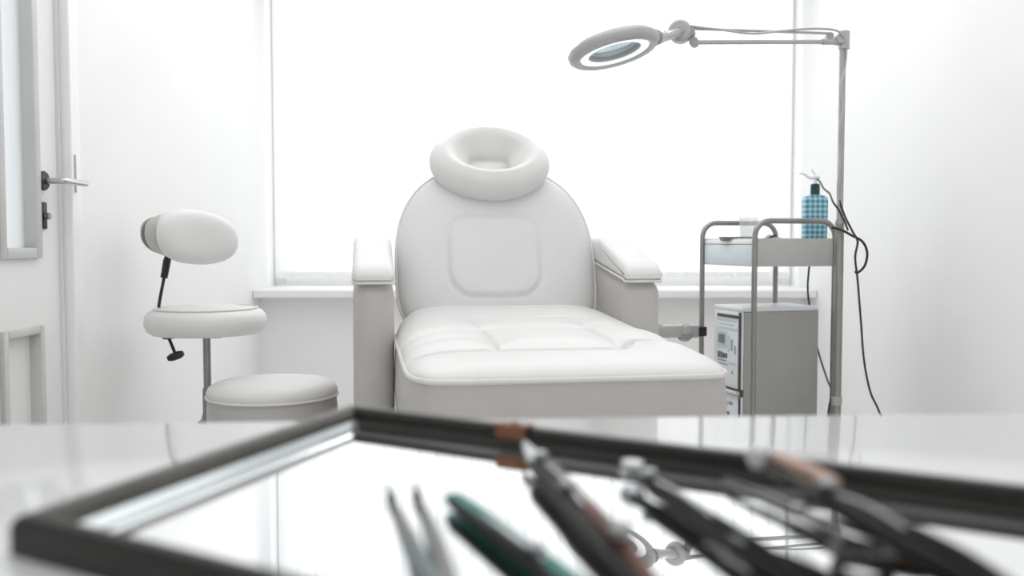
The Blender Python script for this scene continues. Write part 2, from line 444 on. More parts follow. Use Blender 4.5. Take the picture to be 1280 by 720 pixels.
# arms
def arm(sx):
    xo, xi = (.460 * sx, .346 * sx) if sx < 0 else (.423, .312); a, c = min(xo, xi), max(xo, xi)
    b = NB(); prism(b, [(-.165, .03), (-.175, .45), (-.165, .812), (.40, .885), (.40, .03)], 'x', a, c, .048, 8)
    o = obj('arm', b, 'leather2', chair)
    b = NB(); prism(b, [(-.172, .806), (-.172, .838), (-.13, .862), (.16, .935), (.40, .942), (.40, .880)], 'x', a - .001, c + .001, .021, 6)
    p = obj('arm_pad', b, 'leather', o)
    rr_ = .030
    pts = [(a, .36, .879), (a, .1, .843), (a, -.172 + rr_, .813)] + [(a + rr_ - rr_ * math.cos(q * PI / 12), -.172 + rr_ - rr_ * math.sin(q * PI / 12), .808) for q in range(1, 7)]
    pts += [(c - rr_ + rr_ * math.sin(q * PI / 12), -.172 + rr_ - rr_ * math.cos(q * PI / 12), .808) for q in range(0, 6)] + [(c, -.172 + rr_, .813), (c, .1, .843), (c, .36, .879)]
    b = NB(); tube(b, pts, .0036, 8); obj('piping', b, 'piping', p)
arm(-1); arm(1)
# reclined back: local plane x across, y up the back, z toward the sitter
BT = math.radians(22)
bmtx = Matrix.Translation((-.014, .10, .66)) @ Matrix.Rotation(PI / 2 - BT, 4, 'X')
def back_outline(n=160, hw=.315, top=.545, bot=-.04):
    pts = []
    for k in range(n):
        a = 2 * PI * k / n; c, s = math.cos(a), math.sin(a)
        yc = .20
        if s >= 0:
            x = hw * math.copysign(abs(c) ** .78, c); y = yc + (top - yc) * abs(s) ** .80
        else:
            x = hw * math.copysign(abs(c) ** .35, c) * (1 - .03 * abs(s)); y = yc + (yc - bot) * math.copysign(abs(s) ** .5, s)
        pts.append((x, y))
    return pts
def rr_d(x, y, cx, cy, hx, hy, r):
    qx, qy = abs(x - cx) - hx + r, abs(y - cy) - hy + r
    return math.hypot(max(qx, 0), max(qy, 0)) + min(max(qx, qy), 0) - r
def back_front(r, x, y):
    z = .045 * (1 - r ** 5) ** .6 + .012 * (1 - r * r)
    d = rr_d(x, y, -.012, .215, .147, .135, .085)
    z -= .0045 * math.exp(-(d / .007) ** 2)
    z += .006 * (1 if d < -.012 else max(0, (d - 0) / -.012)) if d < 0 else 0
    return z
bo = back_outline()
b = NB(); pad(b, bo, back_front, lambda r, x, y: -.085 * (1 - r ** 6) ** .5, 60, bmtx, (0, .24))
back = obj('backrest', b, 'back_leather', chair, angle=80)
obj('piping', tube(NB(), [(x * 1.005, .24 + (y - .24) * 1.005, .002) for x, y in bo], .0042, 8, closed=True, mtx=bmtx), 'piping', back)
# ring headrest
hm = Matrix.Translation((-.022, .275, 1.176)) @ Matrix.Rotation(math.radians(43), 4, 'X')
t = bmesh.new(); n1, rr = 96, []
prof = [(.0, -.055), (.09, -.060), (.125, -.062), (.158, -.055), (.184, -.035), (.196, -.008), (.195, .018), (.182, .042), (.160, .058), (.146, .063),
        (.128, .056), (.110, .042), (.092, .024), (.076, .006), (.068, -.008), (.065, -.026), (.056, -.026), (.03, -.020), (.0, -.019)]
prof = [(max(0, p.x), p.y) for p in spline([(a, z, 0) for a, z in prof], 3)]
prof[0] = (0, prof[0][1]); prof[-1] = (0, prof[-1][1])
for r, z in prof:
    if r < 1e-5: rr.append([t.verts.new((0, .006 if z > -.03 else 0, z))]); continue
    ring = []
    for k in range(n1):
        a = 2 * PI * k / n1; c, s = math.cos(a), math.sin(a)
        q = max(0, min(1, (.12 - r) / .05)) if z > -.03 else 0      # inner hole squarer and lower half wider
        e = 1 - .5 * q; c2 = math.copysign(abs(c) ** e, c); s2 = math.copysign(abs(s) ** e, s)
        y = r * s2 * (.78 - .08 * q)
        ring.append(t.verts.new((r * c2 * (1 + .0 * q), y + .006 * q, z)))
    rr.append(ring)
for A, B in zip(rr, rr[1:]):
    for k in range(n1):
        k2 = (k + 1) % n1
        if len(A) == 1: t.faces.new((A[0], B[k], B[k2]))
        elif len(B) == 1: t.faces.new((A[k], B[0], A[k2]))
        else: t.faces.new((A[k], B[k], B[k2], A[k2]))
bmesh.ops.transform(t, matrix=hm, verts=t.verts[:])
obj('headrest', t, 'leather', chair, angle=80)

# ------------------------------------------------------------------ stool with back
P = at(258, 400, 2.95); sx, sy = P.x, P.y
st = thing('stool', 'white upholstered swivel stool with small curved backrest near the door', 'stool', (sx, sy, 0), 0)
R = .189
b = NB(); lathe(b, [(0, .628), (.12, .626), (.165, .628), (.182, .640), (R, .662), (R - .002, .684), (R - .014, .700), (R - .034, .709), (R - .04, .7085), (.10, .7165), (0, .7185)], 64)
s = obj('seat', b, 'leather2', st, angle=80)
s.data.materials.clear(); s.data.materials.append(M['leather'])
obj('piping', torus(NB(), R - .030, .003, .7095, 64, 8), 'piping', s)
obj('seat_plate', box(NB(), (-.06, -.05, .616), (.06, .05, .629), .005), 'box_side', st)
b = NB(); cyl(b, (0, 0, .42), (0, 0, .615), .012); cyl(b, (0, 0, .10), (0, 0, .45), .0155); lathe(b, [(0, .35), (.0155, .372), (.02, .352), (.032, .342), (.032, .335), (0, .335)], 32)
obj('column', b, 'steel', st)
b = NB(); lathe(b, [(0, .13), (.03, .13), (.04, .11), (.045, .07), (0, .07)], 32)
for k in range(5):
    a = 2 * PI * k / 5 + .3
    tube(b, [(.03 * math.cos(a), .03 * math.sin(a), .10), (.14 * math.cos(a), .14 * math.sin(a), .085), (.235 * math.cos(a), .235 * math.sin(a), .068)], [.02, .016, .012], 10)
fb = obj('star_base', b, 'chrome', st)
for k in range(5):
    a = 2 * PI * k / 5 + .3; c, q = .23 * math.cos(a), .23 * math.sin(a); b = NB()
    for o in (-.012, .012):
        d = Vector((-math.sin(a), math.cos(a), 0)) * o; p = Vector((c, q, .027)) + d; e = d.normalized() * .008
        cyl(b, p - e, p + e, .027, 20, bev=.004)
    cyl(b, (c, q, .03), (c, q, .075), .006, 10)
    obj('castor', b, 'black', fb)
# curved back pad: wraps round a vertical axis
bc = at(241, 296, 2.95) - Vector((sx, sy, 0))
def bend(bm, Rb, sgn=1):
    for v in bm.verts:
        a = v.co.x / Rb; rad = Rb - v.co.z
        v.co = Vector((rad * math.sin(a), v.co.y, Rb - rad * math.cos(a)))
    return bm
def egg(n, hx, hy, k=.0):
    out = []
    for i in range(n):
        a = 2 * PI * i / n; c, s_ = math.cos(a), math.sin(a)
        x = hx * math.copysign(abs(c) ** .85, c); out.append((x, hy * math.copysign(abs(s_) ** .85, s_) * (1 - k * x / hx) - .012 * (x / hx)))
    return out
B0 = Matrix.Translation(bc) @ Matrix.Rotation(math.radians(51), 4, 'Z') @ Matrix.Rotation(PI / 2, 4, 'X')
def bent_pad(hx, hy, k, zf, zb, zo, pw, name, m, par):
    b = NB(); pad(b, egg(96, hx, hy, k), lambda r, x, y: zo + zf * (1 - r ** pw) ** .5, lambda r, x, y: zo - zb * (1 - r ** pw) ** .5, 30)
    bend(b, .30); bmesh.ops.transform(b, matrix=B0, verts=b.verts[:]); return obj(name, b, m, par, angle=80)
bk = bent_pad(.150, .088, .0, .040, .018, .0, 4, 'backrest', 'leather', st)
sh = bent_pad(.138, .074, .0, .020, .048, -.026, 9, 'back_shell', 'leather2', bk)
bent_pad(.128, .066, .0, .004, .006, -.074, 9, 'back_plate', 'box_side', sh)
o3 = Vector((sx, sy, 0))
j0, j1, j2 = at(208, 326, 2.99) - o3, at(205, 347, 2.97) - o3, at(198, 388, 2.96) - o3
b = NB(); tube(b, spline([j1 + Vector((0, .0, .02)), j1, j2, j2 + Vector((.005, 0, -.075)), Vector((-.10, -.02, .618))], 6), .0052, 12)
rod = obj('back_bar', b, 'black', st)
b = NB(); tube(b, [j0 + Vector((.008, 0, .02)), j0 + Vector((.002, 0, 0)), j1], [.010, .0125, .0115], 12); obj('bracket', b, 'black', rod)
l0, l1 = at(209, 419, 2.86) - o3, at(219, 442, 2.84) - o3
b = NB(); tube(b, spline([Vector((-.07, -.04, .622)), Vector((-.11, -.07, .620)), l0, l1], 6), .005, 10)
lv = obj('lever', b, 'black', st)
b = NB(); d = (at(229, 441, 2.83) - at(210, 448, 2.83)); cc = at(219.5, 445, 2.84) - o3
tube(b, [cc - d * .5, cc - d * .25, cc + d * .25, cc + d * .5], [.008, .0125, .0125, .008], 12); obj('knob', b, 'black', lv)

# ------------------------------------------------------------------ round footstool
P = at(341, 482, 2.86)
pf = thing('footstool', 'low round white leather footstool with a piped seam beside the backed stool', 'footstool', (P.x, P.y, 0))
R = .199; zt = .492
b = NB(); lathe(b, [(R - .002, zt - .046), (R + .001, zt - .034), (R - .006, zt - .018), (R - .03, zt - .006), (R - .07, zt), (0, zt + .006)], 72); top = obj('cushion', b, 'leather', pf, angle=80)
obj('piping', torus(NB(), R + .001, .0042, zt - .047, 72, 8), 'piping', top)
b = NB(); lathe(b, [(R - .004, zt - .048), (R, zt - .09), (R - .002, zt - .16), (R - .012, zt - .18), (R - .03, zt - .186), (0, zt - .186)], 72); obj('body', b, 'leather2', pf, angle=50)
b = NB(); cyl(b, (0, 0, .02), (0, 0, zt - .185), .026); lathe(b, [(0, .03), (.04, .03), (.10, .016), (.108, .006), (.108, 0), (0, 0)], 48); obj('pedestal', b, 'chrome', pf)

# ------------------------------------------------------------------ trolley
vB, vA = Vector((.817, 3.1, 0)), Vector((.715, 3.458, 0)); dAB = (vB - vA); dBC = Vector((.297, .084, 0))
dBC = Vector((-dAB.y, dAB.x, 0)).normalized() * .312
vC, vD = vB + dBC, vA + dBC
ctr = (vA + vC) / 2; ux, uy = dBC.normalized(), (-dAB).normalized()     # local x: B->C, local y: B->A
rotz = math.atan2(ux.y, ux.x)
hx, hy2 = .156, dAB.length / 2
tr = thing('trolley', 'grey tubular steel salon trolley with a shallow tray at the right wall', 'trolley', (ctr.x, ctr.y, 0), rotz)
ZH = .993
for y, in ((-hy2,), (hy2,)):
    rb = .055; arc = [(math.cos(PI - PI / 2 * k / 8) * rb, math.sin(PI - PI / 2 * k / 8) * rb) for k in range(9)]
    pts = [(-hx, y, .07)] + [(-hx + rb + c, y, ZH - rb + q) for c, q in arc] + [(hx - rb - c, y, ZH - rb + q) for c, q in arc[::-1]] + [(hx, y, .07)]
    obj('handle_frame', tube(NB(), pts, .0095, 14), 'steel', tr)
    for x in (-hx, hx):
        b = NB(); cyl(b, (x, y - .012, .03), (x, y + .012, .03), .03, 24, bev=.005); cyl(b, (x, y, .03), (x, y, .08), .008, 10); obj('castor', b, 'black', tr)
ZT0, ZT1 = .838, .934
e = .008
b = NB()
box(b, (-hx + e, -hy2 - .002, ZT0), (hx - e, -hy2 + .008, ZT1), .003, 2); box(b, (-hx + e, hy2 - .008, ZT0), (hx - e, hy2 + .002, ZT1), .003, 2)
box(b, (hx - e - .008, -hy2, ZT0), (hx - e, hy2, ZT1), .003, 2); box(b, (-hx + e, -hy2, ZT0), (-hx + e + .006, hy2, ZT1), .003, 2)
box(b, (-hx + e, -hy2, ZT0), (hx - e, hy2, ZT0 + .006)); box(b, (-hx + e, -hy2, ZT1 - .022), (hx - e, hy2, ZT1 - .012))
tray = obj('tray', b, 'tray_grey', tr)
b = NB(); box(b, (-hx + e - .006, -hy2 + .012, ZT0 + .002), (-hx + e, hy2 - .012, ZT1 - .022), .002, 2); obj('drawer_front', b, 'tray_front', tray)
b = NB(); box(b, (-hx + e - .004, -hy2 + .010, ZT1 - .02), (-hx + e + .002, hy2 - .010, ZT1 - .004), .002, 2); obj('tray_lip', b, 'white_plastic', tray)
b = NB(); box(b, (-hx + .004, -hy2, .155), (hx - .004, hy2, .167), .003, 2); obj('lower_shelf', b, 'tray_grey', tr)
T = Matrix.Translation((ctr.x, ctr.y, 0)) @ Matrix.Rotation(rotz, 4, 'Z')
ZS = ZT1 - .012                      # surface inside the tray

# cabinet standing on the lower shelf, front face toward local -x
bx0, by0 = -.145, -hy2 + .10
kb = thing('cabinet', 'small grey metal cabinet with printed white doors on the lower trolley shelf', 'cabinet', T @ Vector((0, 0, .167)), rotz)
zt = .689 - .167; x1, y1 = bx0 + .318 - .03, by0 + .199
x1 = .165
b = NB(); box(b, (bx0 + .012, by0, 0), (x1, y1, zt - .012), .004, 2); obj('shell', b, 'box_side', kb)
b = NB(); box(b, (bx0, by0 - .002, zt - .012), (x1, y1 + .002, zt + .003), .004, 2); obj('lid', b, 'box_front', kb)
zsplit = .36 - .167 + .03
b = NB(); box(b, (bx0, by0 + .004, zsplit + .012), (bx0 + .014, y1 - .004, zt - .012), .003, 2); dr = obj('door', b, 'box_front', kb)
b = NB(); box(b, (bx0 - .003, by0 + .004, zsplit + .012), (bx0 + .004, by0 + .016, zt - .014), .001, 1); obj('door_edge', b, 'dark_edge', dr)
b = NB(); box(b, (bx0 - .003, by0 + .02, zt - .038), (bx0 + .002, y1 - .03, zt - .026), .001, 1); obj('slot', b, 'dark_edge', dr)
b = NB(); tube(b, [(bx0 - .008, by0 + .006, zsplit), (bx0 - .008, y1 - .006, zsplit)], .008, 12); obj('handle', b, 'chrome', kb)
b = NB(); box(b, (bx0 + .002, by0 + .004, zsplit - .014), (bx0 + .013, y1 - .004, zsplit + .013)); obj('gap', b, 'dark_edge', kb, False)
b = NB(); box(b, (bx0, by0 + .004, .012), (bx0 + .014, y1 - .004, zsplit - .012), .003, 2); dr2 = obj('door', b, 'box_front', kb)
b = NB(); box(b, (bx0 - .003, by0 + .004, .012), (bx0 + .004, by0 + .012, zsplit - .014), .001, 1); obj('door_edge', b, 'dark_edge', dr2)
def marks(par, mtl, rects):
    for (ya, yb, za, zb) in rects: obj('print', box(NB(), (bx0 - .0012, y1 - .004 - yb * .19, za), (bx0 + .001, y1 - .004 - ya * .19, zb)), mtl, par, False)
z0 = zt
marks(dr, 'ink_pale', [(.10, .85, z0 - .052, z0 - .044), (.2, .75, z0 - .066, z0 - .060), (.12, .9, z0 - .083, z0 - .074), (.55, .62, z0 - .16, z0 - .10), (.14, .52, z0 - .15, z0 - .09), (.6, .85, z0 - .205, z0 - .196)])
marks(dr, 'ink', [(.18, .44, z0 - .135, z0 - .10), (.66, .72, z0 - .155, z0 - .115), (.78, .84, z0 - .165, z0 - .135), (.16, .5, z0 - .198, z0 - .192), (.2, .55, z0 - .21, z0 - .205)])
marks(dr, 'ink_dark', [(.16, .24, z0 - .187, z0 - .165), (.26, .33, z0 - .187, z0 - .165), (.35, .42, z0 - .187, z0 - .168), (.44, .52, z0 - .185, z0 - .168), (.70, .74, z0 - .236, z0 - .228)])
marks(dr2, 'ink', [(.35, .55, zsplit - .055, zsplit - .04), (.6, .75, zsplit - .05, zsplit - .038), (.3, .6, zsplit - .10, zsplit - .092)])
marks(dr2, 'ink_dark', [(.32, .42, zsplit - .08, zsplit - .066), (.5, .62, zsplit - .088, zsplit - .076)])

# bottle on the tray
p = at(1018, 294, 3.33); q = T.inverted() @ p
bt = thing('bottle', 'blue plaid pump bottle with a dark teal collar standing in the trolley tray', 'bottle', (p.x, p.y, ZS), rotz * .3)
b = NB(); prof = []
def rbox_loop(hx_, hy_, r, n=6):
    out = []
    for cx, cy, a0 in ((hx_ - r, hy_ - r, 0), (-hx_ + r, hy_ - r, PI / 2), (-hx_ + r, -hy_ + r, PI), (hx_ - r, -hy_ + r, 1.5 * PI)):
        for k in range(n + 1): a = a0 + PI / 2 * k / n; out.append((cx + r * math.cos(a), cy + r * math.sin(a)))
    return out
t = bmesh.new(); rows = []
for z, hx_, hy_, r in ((0, .036, .021, .012), (.004, .041, .025, .013), (.09, .0425, .026, .014), (.148, .043, .026, .014), (.160, .040, .024, .014), (.166, .030, .020, .014), (.170, .015, .015, .0149)):
    rows.append([t.verts.new((x, y, z)) for x, y in rbox_loop(hx_, hy_, r)])
for A, B in zip(rows, rows[1:]):
    for k in range(len(A)): t.faces.new((A[k], A[(k + 1) % len(A)], B[(k + 1) % len(A)], B[k]))
t.faces.new(rows[0]); t.faces.new(rows[-1])
obj('body', t, 'bottle', bt, angle=50)
b = NB(); lathe(b, [(0, .168), (.0155, .168), (.0165, .172), (.0165, .205), (.013, .209), (0, .209)], 28); cap = obj('collar', b, 'teal_cap', bt)
b = NB(); cyl(b, (0, 0, .205), (0, 0, .226), .006, 14); tube(b, spline([(.014, 0, .232), (0, 0, .233), (-.02, 0, .231), (-.042, -.002, .243), (-.062, -.004, .246)], 5), [.008] * 6 + [.007] * 5 + [.005] * 5 + [.004] * 5, 10)
tube(b, spline([(0, 0, .232), (-.006, 0, .25), (-.016, 0, .262)], 4), .004, 8)
obj('pump', b, 'white_plastic', cap)
# clear cup
p = at(936, 290, 3.42)
b = NB(); lathe(b, [(0, 0), (.030, 0), (.0305, .002), (.036, .088), (.0375, .09), (.036, .0905), (.0345, .088), (.029, .004), (0, .004)], 36)
c = obj('cup', b, 'cup', None, angle=60); c.location = (p.x, p.y, ZS); tag(c, 'clear plastic cup at the window end of the trolley tray', 'cup')
# flat dark instrument plate and small pliers on the tray
p = at(922, 292, 3.3)
dsh = thing('instrument_dish', 'shallow dark steel dish lying in the left half of the trolley tray', 'dish', (p.x, p.y, ZS), rotz)
b = NB(); lathe(b, [(0, .002), (.055, .002), (.06, .014), (.064, .016), (.064, .018), (.058, .017), (.053, .006), (0, .006)], 40, sx=1.15, sy=.7); obj('bowl', b, 'steel', dsh)
p = at(962, 293, 3.2)
cl = thing('clip', 'small steel clip with black spring handles lying mid trolley tray', 'clip', (p.x, p.y, ZS + .003), rotz + .2)
b = NB()
tube(b, spline([(-.03, .0, .006), (0, 0, .010), (.03, .004, .022)], 5), .004, 8); tube(b, spline([(-.028, -.006, .003), (0, -.004, .006), (.034, -.006, .003)], 5), .004, 8); obj('grip', b, 'black', cl)
b = NB(); tube(b, spline([(.028, 0, .008), (.05, .003, .010), (.08, .006, .003)], 5), .003, 8); lathe(b, [(0, .0), (.012, .0), (.014, .006), (.010, .02), (0, .024)], 20, Matrix.Translation((.016, .02, 0))); obj('jaw', b, 'chrome', cl)

# handpiece clamped to the left leg of the trolley
a0, a1 = at(818, 411, 3.40), at(878, 414, 3.442)
hp = thing('handpiece_holder', 'grey handpiece in a holder clamped on the far left trolley leg', 'holder', a1, math.atan2(a1.y - a0.y, a1.x - a0.x))
b = NB(); box(b, (-.20, -.022, -.020), (-.078, .022, .026), .007); box(b, (-.195, -.018, .022), (-.165, .018, .031), .003); obj('handpiece', b, 'tray_grey', hp)
b = NB(); tube(b, [(-.092, 0, -.005), (-.075, 0, -.005), (-.060, 0, -.002), (-.045, 0, 0)], [.027, .034, .034, .026], 8); obj('cradle', b, 'box_side', hp)
b = NB(); box(b, (-.046, -.02, -.022), (-.022, .02, .024), .004); obj('clamp_block', b, 'lampgrey', hp)
b = NB(); box(b, (-.022, -.016, -.018), (.012, .016, .018), .004); obj('clamp', b, 'black', hp)

# ------------------------------------------------------------------ magnifier lamp on a floor stand
pp = at(1047.5, 400, 3.085); top = at(1048.5, 50, 3.085)
lamp = thing('magnifier_lamp', 'tall grey ring magnifier lamp on a pole arching over the chair', 'lamp', (pp.x, pp.y, 0))
o3 = Vector((pp.x, pp.y, 0)); Tz = top.z
b = NB(); cyl(b, (0, 0, .03), (0, 0, .985), .0145, 20); cyl(b, (0, 0, .985), (0, 0, 1.0), .0145, 20, .0105); obj('pole', b, 'steel', lamp)
b = NB(); cyl(b, (0, 0, .99), (0, 0, Tz + .0), .0105, 20); obj('upper_pole', b, 'pole', lamp)
b = NB(); lathe(b, [(0, .036), (.024, .036), (.028, .035), (.115, .03), (.12, .022), (.12, .0), (0, 0)], 48, Matrix.Translation((.06, -.06, 0))); cyl(b, (0, 0, .02), (0, 0, .05), .024); obj('stand_base', b, 'box_side', lamp); b = NB(); cyl(b, (0, 0, .37), (0, 0, .40), .0175, 20, bev=.003); obj('collar', b, 'box_side', lamp)
# arm
J = at(850, 40, 2.80) - o3; Tp = Vector((0, 0, Tz))
b = NB(); tube(b, [Tp + Vector((.004, 0, -.03)), Tp + Vector((.004, 0, .028))], .018, 16); cyl(b, Tp + Vector((-.012, -.022, .002)), Tp + Vector((-.012, .022, .002)), .017, 20, bev=.003)
cyl(b, Tp + Vector((-.045, -.012, .012)), Tp + Vector((-.045, .012, .012)), .012, 16, bev=.002)
obj('pole_joint', b, 'lampgrey', lamp)
lowJ, lowT = J + Vector((.045, .012, -.028)), Tp + Vector((-.01, 0, -.006)); hiJ, hiT = J + Vector((.04, .01, .012)), Tp + Vector((-.04, -.006, .020))
b = NB(); tube(b, [lowJ, lowT], .0068, 12); tube(b, [lowT.lerp(lowJ, .13), lowT], .0095, 12); obj('arm_bar', b, 'lampgrey', lamp)
b = NB(); tube(b, [hiJ, hiT], .0042, 10); obj('arm_bar', b, 'lampgrey', lamp)
b = NB(); dj = Vector((.28, .96, 0)).normalized()
cyl(b, J - dj * .022, J + dj * .022, .034, 28, bev=.006); jt = obj('head_joint', b, 'lampgrey', lamp)
b = NB(); cyl(b, J - dj * .028, J + dj * .028, .016, 20, bev=.003); cyl(b, lowJ - dj * .02, lowJ + dj * .02, .014, 16, bev=.003); cyl(b, J + Vector((.035, .01, .0)) - dj * .018, J + Vector((.035, .01, .0)) + dj * .018, .013, 16, bev=.002); obj('joint_knob', b, 'box_side', jt)
hc = at(767, 60, 2.62) - o3
HM = Matrix.Translation(hc) @ Matrix.Rotation(math.radians(-13), 4, 'Y') @ Matrix.Rotation(math.radians(-7), 4, 'X')
b = NB(); lathe(b, [(.074, -.008), (.078, -.012), (.102, -.012), (.104, -.019), (.118, -.020), (.129, -.012), (.132, .002), (.124, .014), (.100, .020), (.078, .018), (.074, .010), (.074, -.008)], 72, HM)
head = obj('ring_housing', b, 'lampgrey', lamp, angle=50)
b = NB(); lathe(b, [(.0755, -.0115), (.077, -.0150), (.099, -.0150), (.101, -.0115)], 72, HM); obj('light_ring', b, 'led', head)
b = NB(); lathe(b, [(0, -.010), (.04, -.008), (.0745, -.002), (.0745, .004), (.04, .010), (0, .012)], 56, HM); obj('lens', b, 'lens', head)
ne = HM @ Vector((.122, 0, .002))
b = NB(); tube(b, spline([ne, ne.lerp(J, .45) + Vector((0, 0, -.004)), J], 6), [.022, .021, .020, .018, .016, .014, .013, .013, .013, .014, .015, .016, .018], 14); obj('neck', b, 'lampgrey', lamp)
b = NB(); cyl(b, ne.lerp(J, .35) - dj * .02, ne.lerp(J, .35) + dj * .02, .010, 14, bev=.002); obj('neck_screw', b, 'box_side', lamp)
def A(px, py, D): return at(px, py, D) - o3
cab = [A(842, 29, 2.79), A(866, 33, 2.80), A(900, 37, 2.85), A(940, 42, 2.90), A(975, 39, 2.96), A(1010, 36, 3.02), A(1040, 37, 3.055), A(1052, 43, 3.06), A(1058, 58, 3.07),
       A(1056, 85, 3.075), A(1052, 105, 3.06), A(1054, 135, 3.06), A(1049, 165, 3.058), A(1050, 200, 3.058), A(1047, 240, 3.055), A(1051, 280, 3.055)]
obj('cord', tube(NB(), spline(cab, 6), .0036, 8), 'lampgrey', lamp)
# power cables
def cable(name, label, pts, r=.0038, m='cable'):
    w = [at(*p) if len(p) == 3 and not isinstance(p, Vector) else p for p in pts]
    base = w[-1].copy(); 
    o = obj(name, tube(NB(), spline([q - base for q in w], 8), r, 8), m); o.location = base
    return tag(o, label, 'cable')
fl = at(1108, 517, 3.2); fl2 = Vector((fl.x + .05, fl.y, .006))
cable('power_cable', 'dark power cable hanging from the lamp pole down the right wall to the floor', [(1049, 250, 3.06), (1056, 270, 3.05), (1066, 290, 3.05), (1072, 302, 3.05), (1069, 322, 3.06), (1072, 350, 3.08), (1076, 400, 3.1), (1080, 450, 3.14), (1088, 490, 3.17), (1100, 517, 3.2), fl2 + Vector((.0, 0, .12)), fl2, fl2 + Vector((.05, .1, 0))])
cable('looped_cable', 'short black cable looped round the lamp pole beside the trolley handle', [(1040, 284, 3.06), (1053, 288, 3.045), (1064, 294, 3.04), (1078, 302, 3.04), (1084, 316, 3.045), (1081, 332, 3.05), (1072, 341, 3.055), (1069, 339, 3.06)], .0042, 'black')
cable('bottle_cable', 'thin dark cord running from behind the blue bottle to the lamp pole', [(1019, 224, 3.36), (1024, 226, 3.3), (1030, 236, 3.2), (1037, 242, 3.12), (1041, 252, 3.06), (1048, 262, 3.05), (1055, 275, 3.05), (1060, 288, 3.05)], .0034)
Ls = T @ Vector((.10, .05, .0))
cable('trailing_cable', 'dark cable dropping from under the tray behind the grey cabinet', [(1012, 330, 3.5), (1010, 350, 3.5), (1010, 368, 3.5), (1013, 388, 3.5), (1018, 420, 3.5), (1026, 450, 3.42), (1034, 474, 3.3), (1040, 492, 3.2), (1036, 512, 3.15), Vector((1.05, 3.06, .20)), Vector((1.0, 3.0, .008)), Vector((.92, 2.93, .006))])

# ------------------------------------------------------------------ foreground table
e0, e1 = Vector((-.473, .855, 0)), Vector((.508, .9136, 0)); ed = (e1 - e0).normalized(); trz = math.atan2(ed.y, ed.x)
mid = (e0 + e1) / 2; nrm = Vector((ed.y, -ed.x, 0)); tc = mid + nrm * .40; TZ = .75
tb = thing('table', 'glossy white table in the foreground carrying the mirrored tray', 'table', (tc.x, tc.y, 0), trz)
obj('table_top', box(NB(), (-.72, -.40, TZ - .03), (.72, .40, TZ), .004, 3), 'table', tb)
for x in (-.67, .67):
    for y in (-.35, .35): obj('leg', box(NB(), (x - .025, y - .025, 0), (x + .025, y + .025, TZ - .03), .004), 'table_leg', tb)
b = NB()
box(b, (-.645, -.36, TZ - .09), (.645, -.34, TZ - .03)); box(b, (-.645, .34, TZ - .09), (.645, .36, TZ - .03)); obj('apron', b, 'table_leg', tb)

# mirrored tray with dark frame
F = Vector((-.150, .845, TZ)); L = Vector((-.273, .493, TZ)); Rr = F + Vector((.855, -.519, 0)) * .61; Nn = L + Vector((.868, -.497, 0)) * .595
ty = thing('mirror_tray', 'mirrored tray with a dark bronze frame holding manicure tools on the table', 'tray', F)
Q = [F, Rr, Nn, L]; Q = [q - F for q in Q]; cen = sum(Q, Vector()) / 4
def inset(d):
    out = []
    for i in range(4):
        p0, p1, p2 = Q[i - 1], Q[i], Q[(i + 1) % 4]
        a, b_ = (p1 - p0).normalized(), (p2 - p1).normalized()
        n1_, n2_ = Vector((-a.y, a.x, 0)), Vector((-b_.y, b_.x, 0))
        if n1_.dot(cen - p1) < 0: n1_ = -n1_
        if n2_.dot(cen - p1) < 0: n2_ = -n2_
        k = d / (1 + n1_.dot(n2_)); out.append(p1 + (n1_ + n2_) * k)
    return out
RH = .022
def frame_section(prof, name, m):
    for i in range(4):
        j = (i + 1) % 4; t = bmesh.new(); rows = []
        for d, z in prof:
            q = inset(d); rows.append((t.verts.new(q[i] + Vector((0, 0, z))), t.verts.new(q[j] + Vector((0, 0, z)))))
        n_ = len(rows)
        for k in range(n_): t.faces.new((rows[k][0], rows[(k + 1) % n_][0], rows[(k + 1) % n_][1], rows[k][1]))
        t.faces.new([r[0] for r in rows]); t.faces.new([r[1] for r in rows][::-1])
        obj(name, t, m[i], ty, angle=30)
frame_section([(0, .0), (0, RH - .006), (.003, RH - .001), (.007, RH), (.012, RH - .001), (.016, RH - .006), (.0175, .004), (.0175, 0)], 'frame_side', ['rim', 'rim', 'rim', 'rim_left'])
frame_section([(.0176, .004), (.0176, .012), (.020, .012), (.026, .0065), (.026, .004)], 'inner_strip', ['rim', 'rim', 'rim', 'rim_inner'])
t = bmesh.new(); q = inset(.014); a = [t.verts.new(v + Vector((0, 0, .001))) for v in q]; c = [t.verts.new(v + Vector((0, 0, .005))) for v in q]
t.faces.new(a); t.faces.new(c[::-1])
for i in range(4): t.faces.new((a[i], a[(i + 1) % 4], c[(i + 1) % 4], c[i]))
obj('mirror', t, 'mirror', ty, False)

# ------------------------------------------------------------------ manicure tools (local +x from tip to tail)
ZM = TZ + .0052
def tool(name, label, cat, p0, p1, group=None):
    d = p1 - p0; qd = d.to_track_quat('X', 'Z'); o = thing(name, label, cat, p0, group=group, quat=qd); o['len'] = d.length
    del o['len']; return o, d.length
def flat(bm, pts, w, h, n=5, seg=12, sq=.7):
    s_ = spline(pts, n); k = len(s_) - 1
    def ev(lst, i):
        f_ = i / k * (len(lst) - 1); a = int(min(f_, len(lst) - 2)); return lst[a] + (lst[a + 1] - lst[a]) * (f_ - a)
    return tube(bm, s_, [ev(w, i) for i in range(k + 1)], seg, ry=[ev(h, i) for i in range(k + 1)], up=(0, 0, 1), sq=sq)
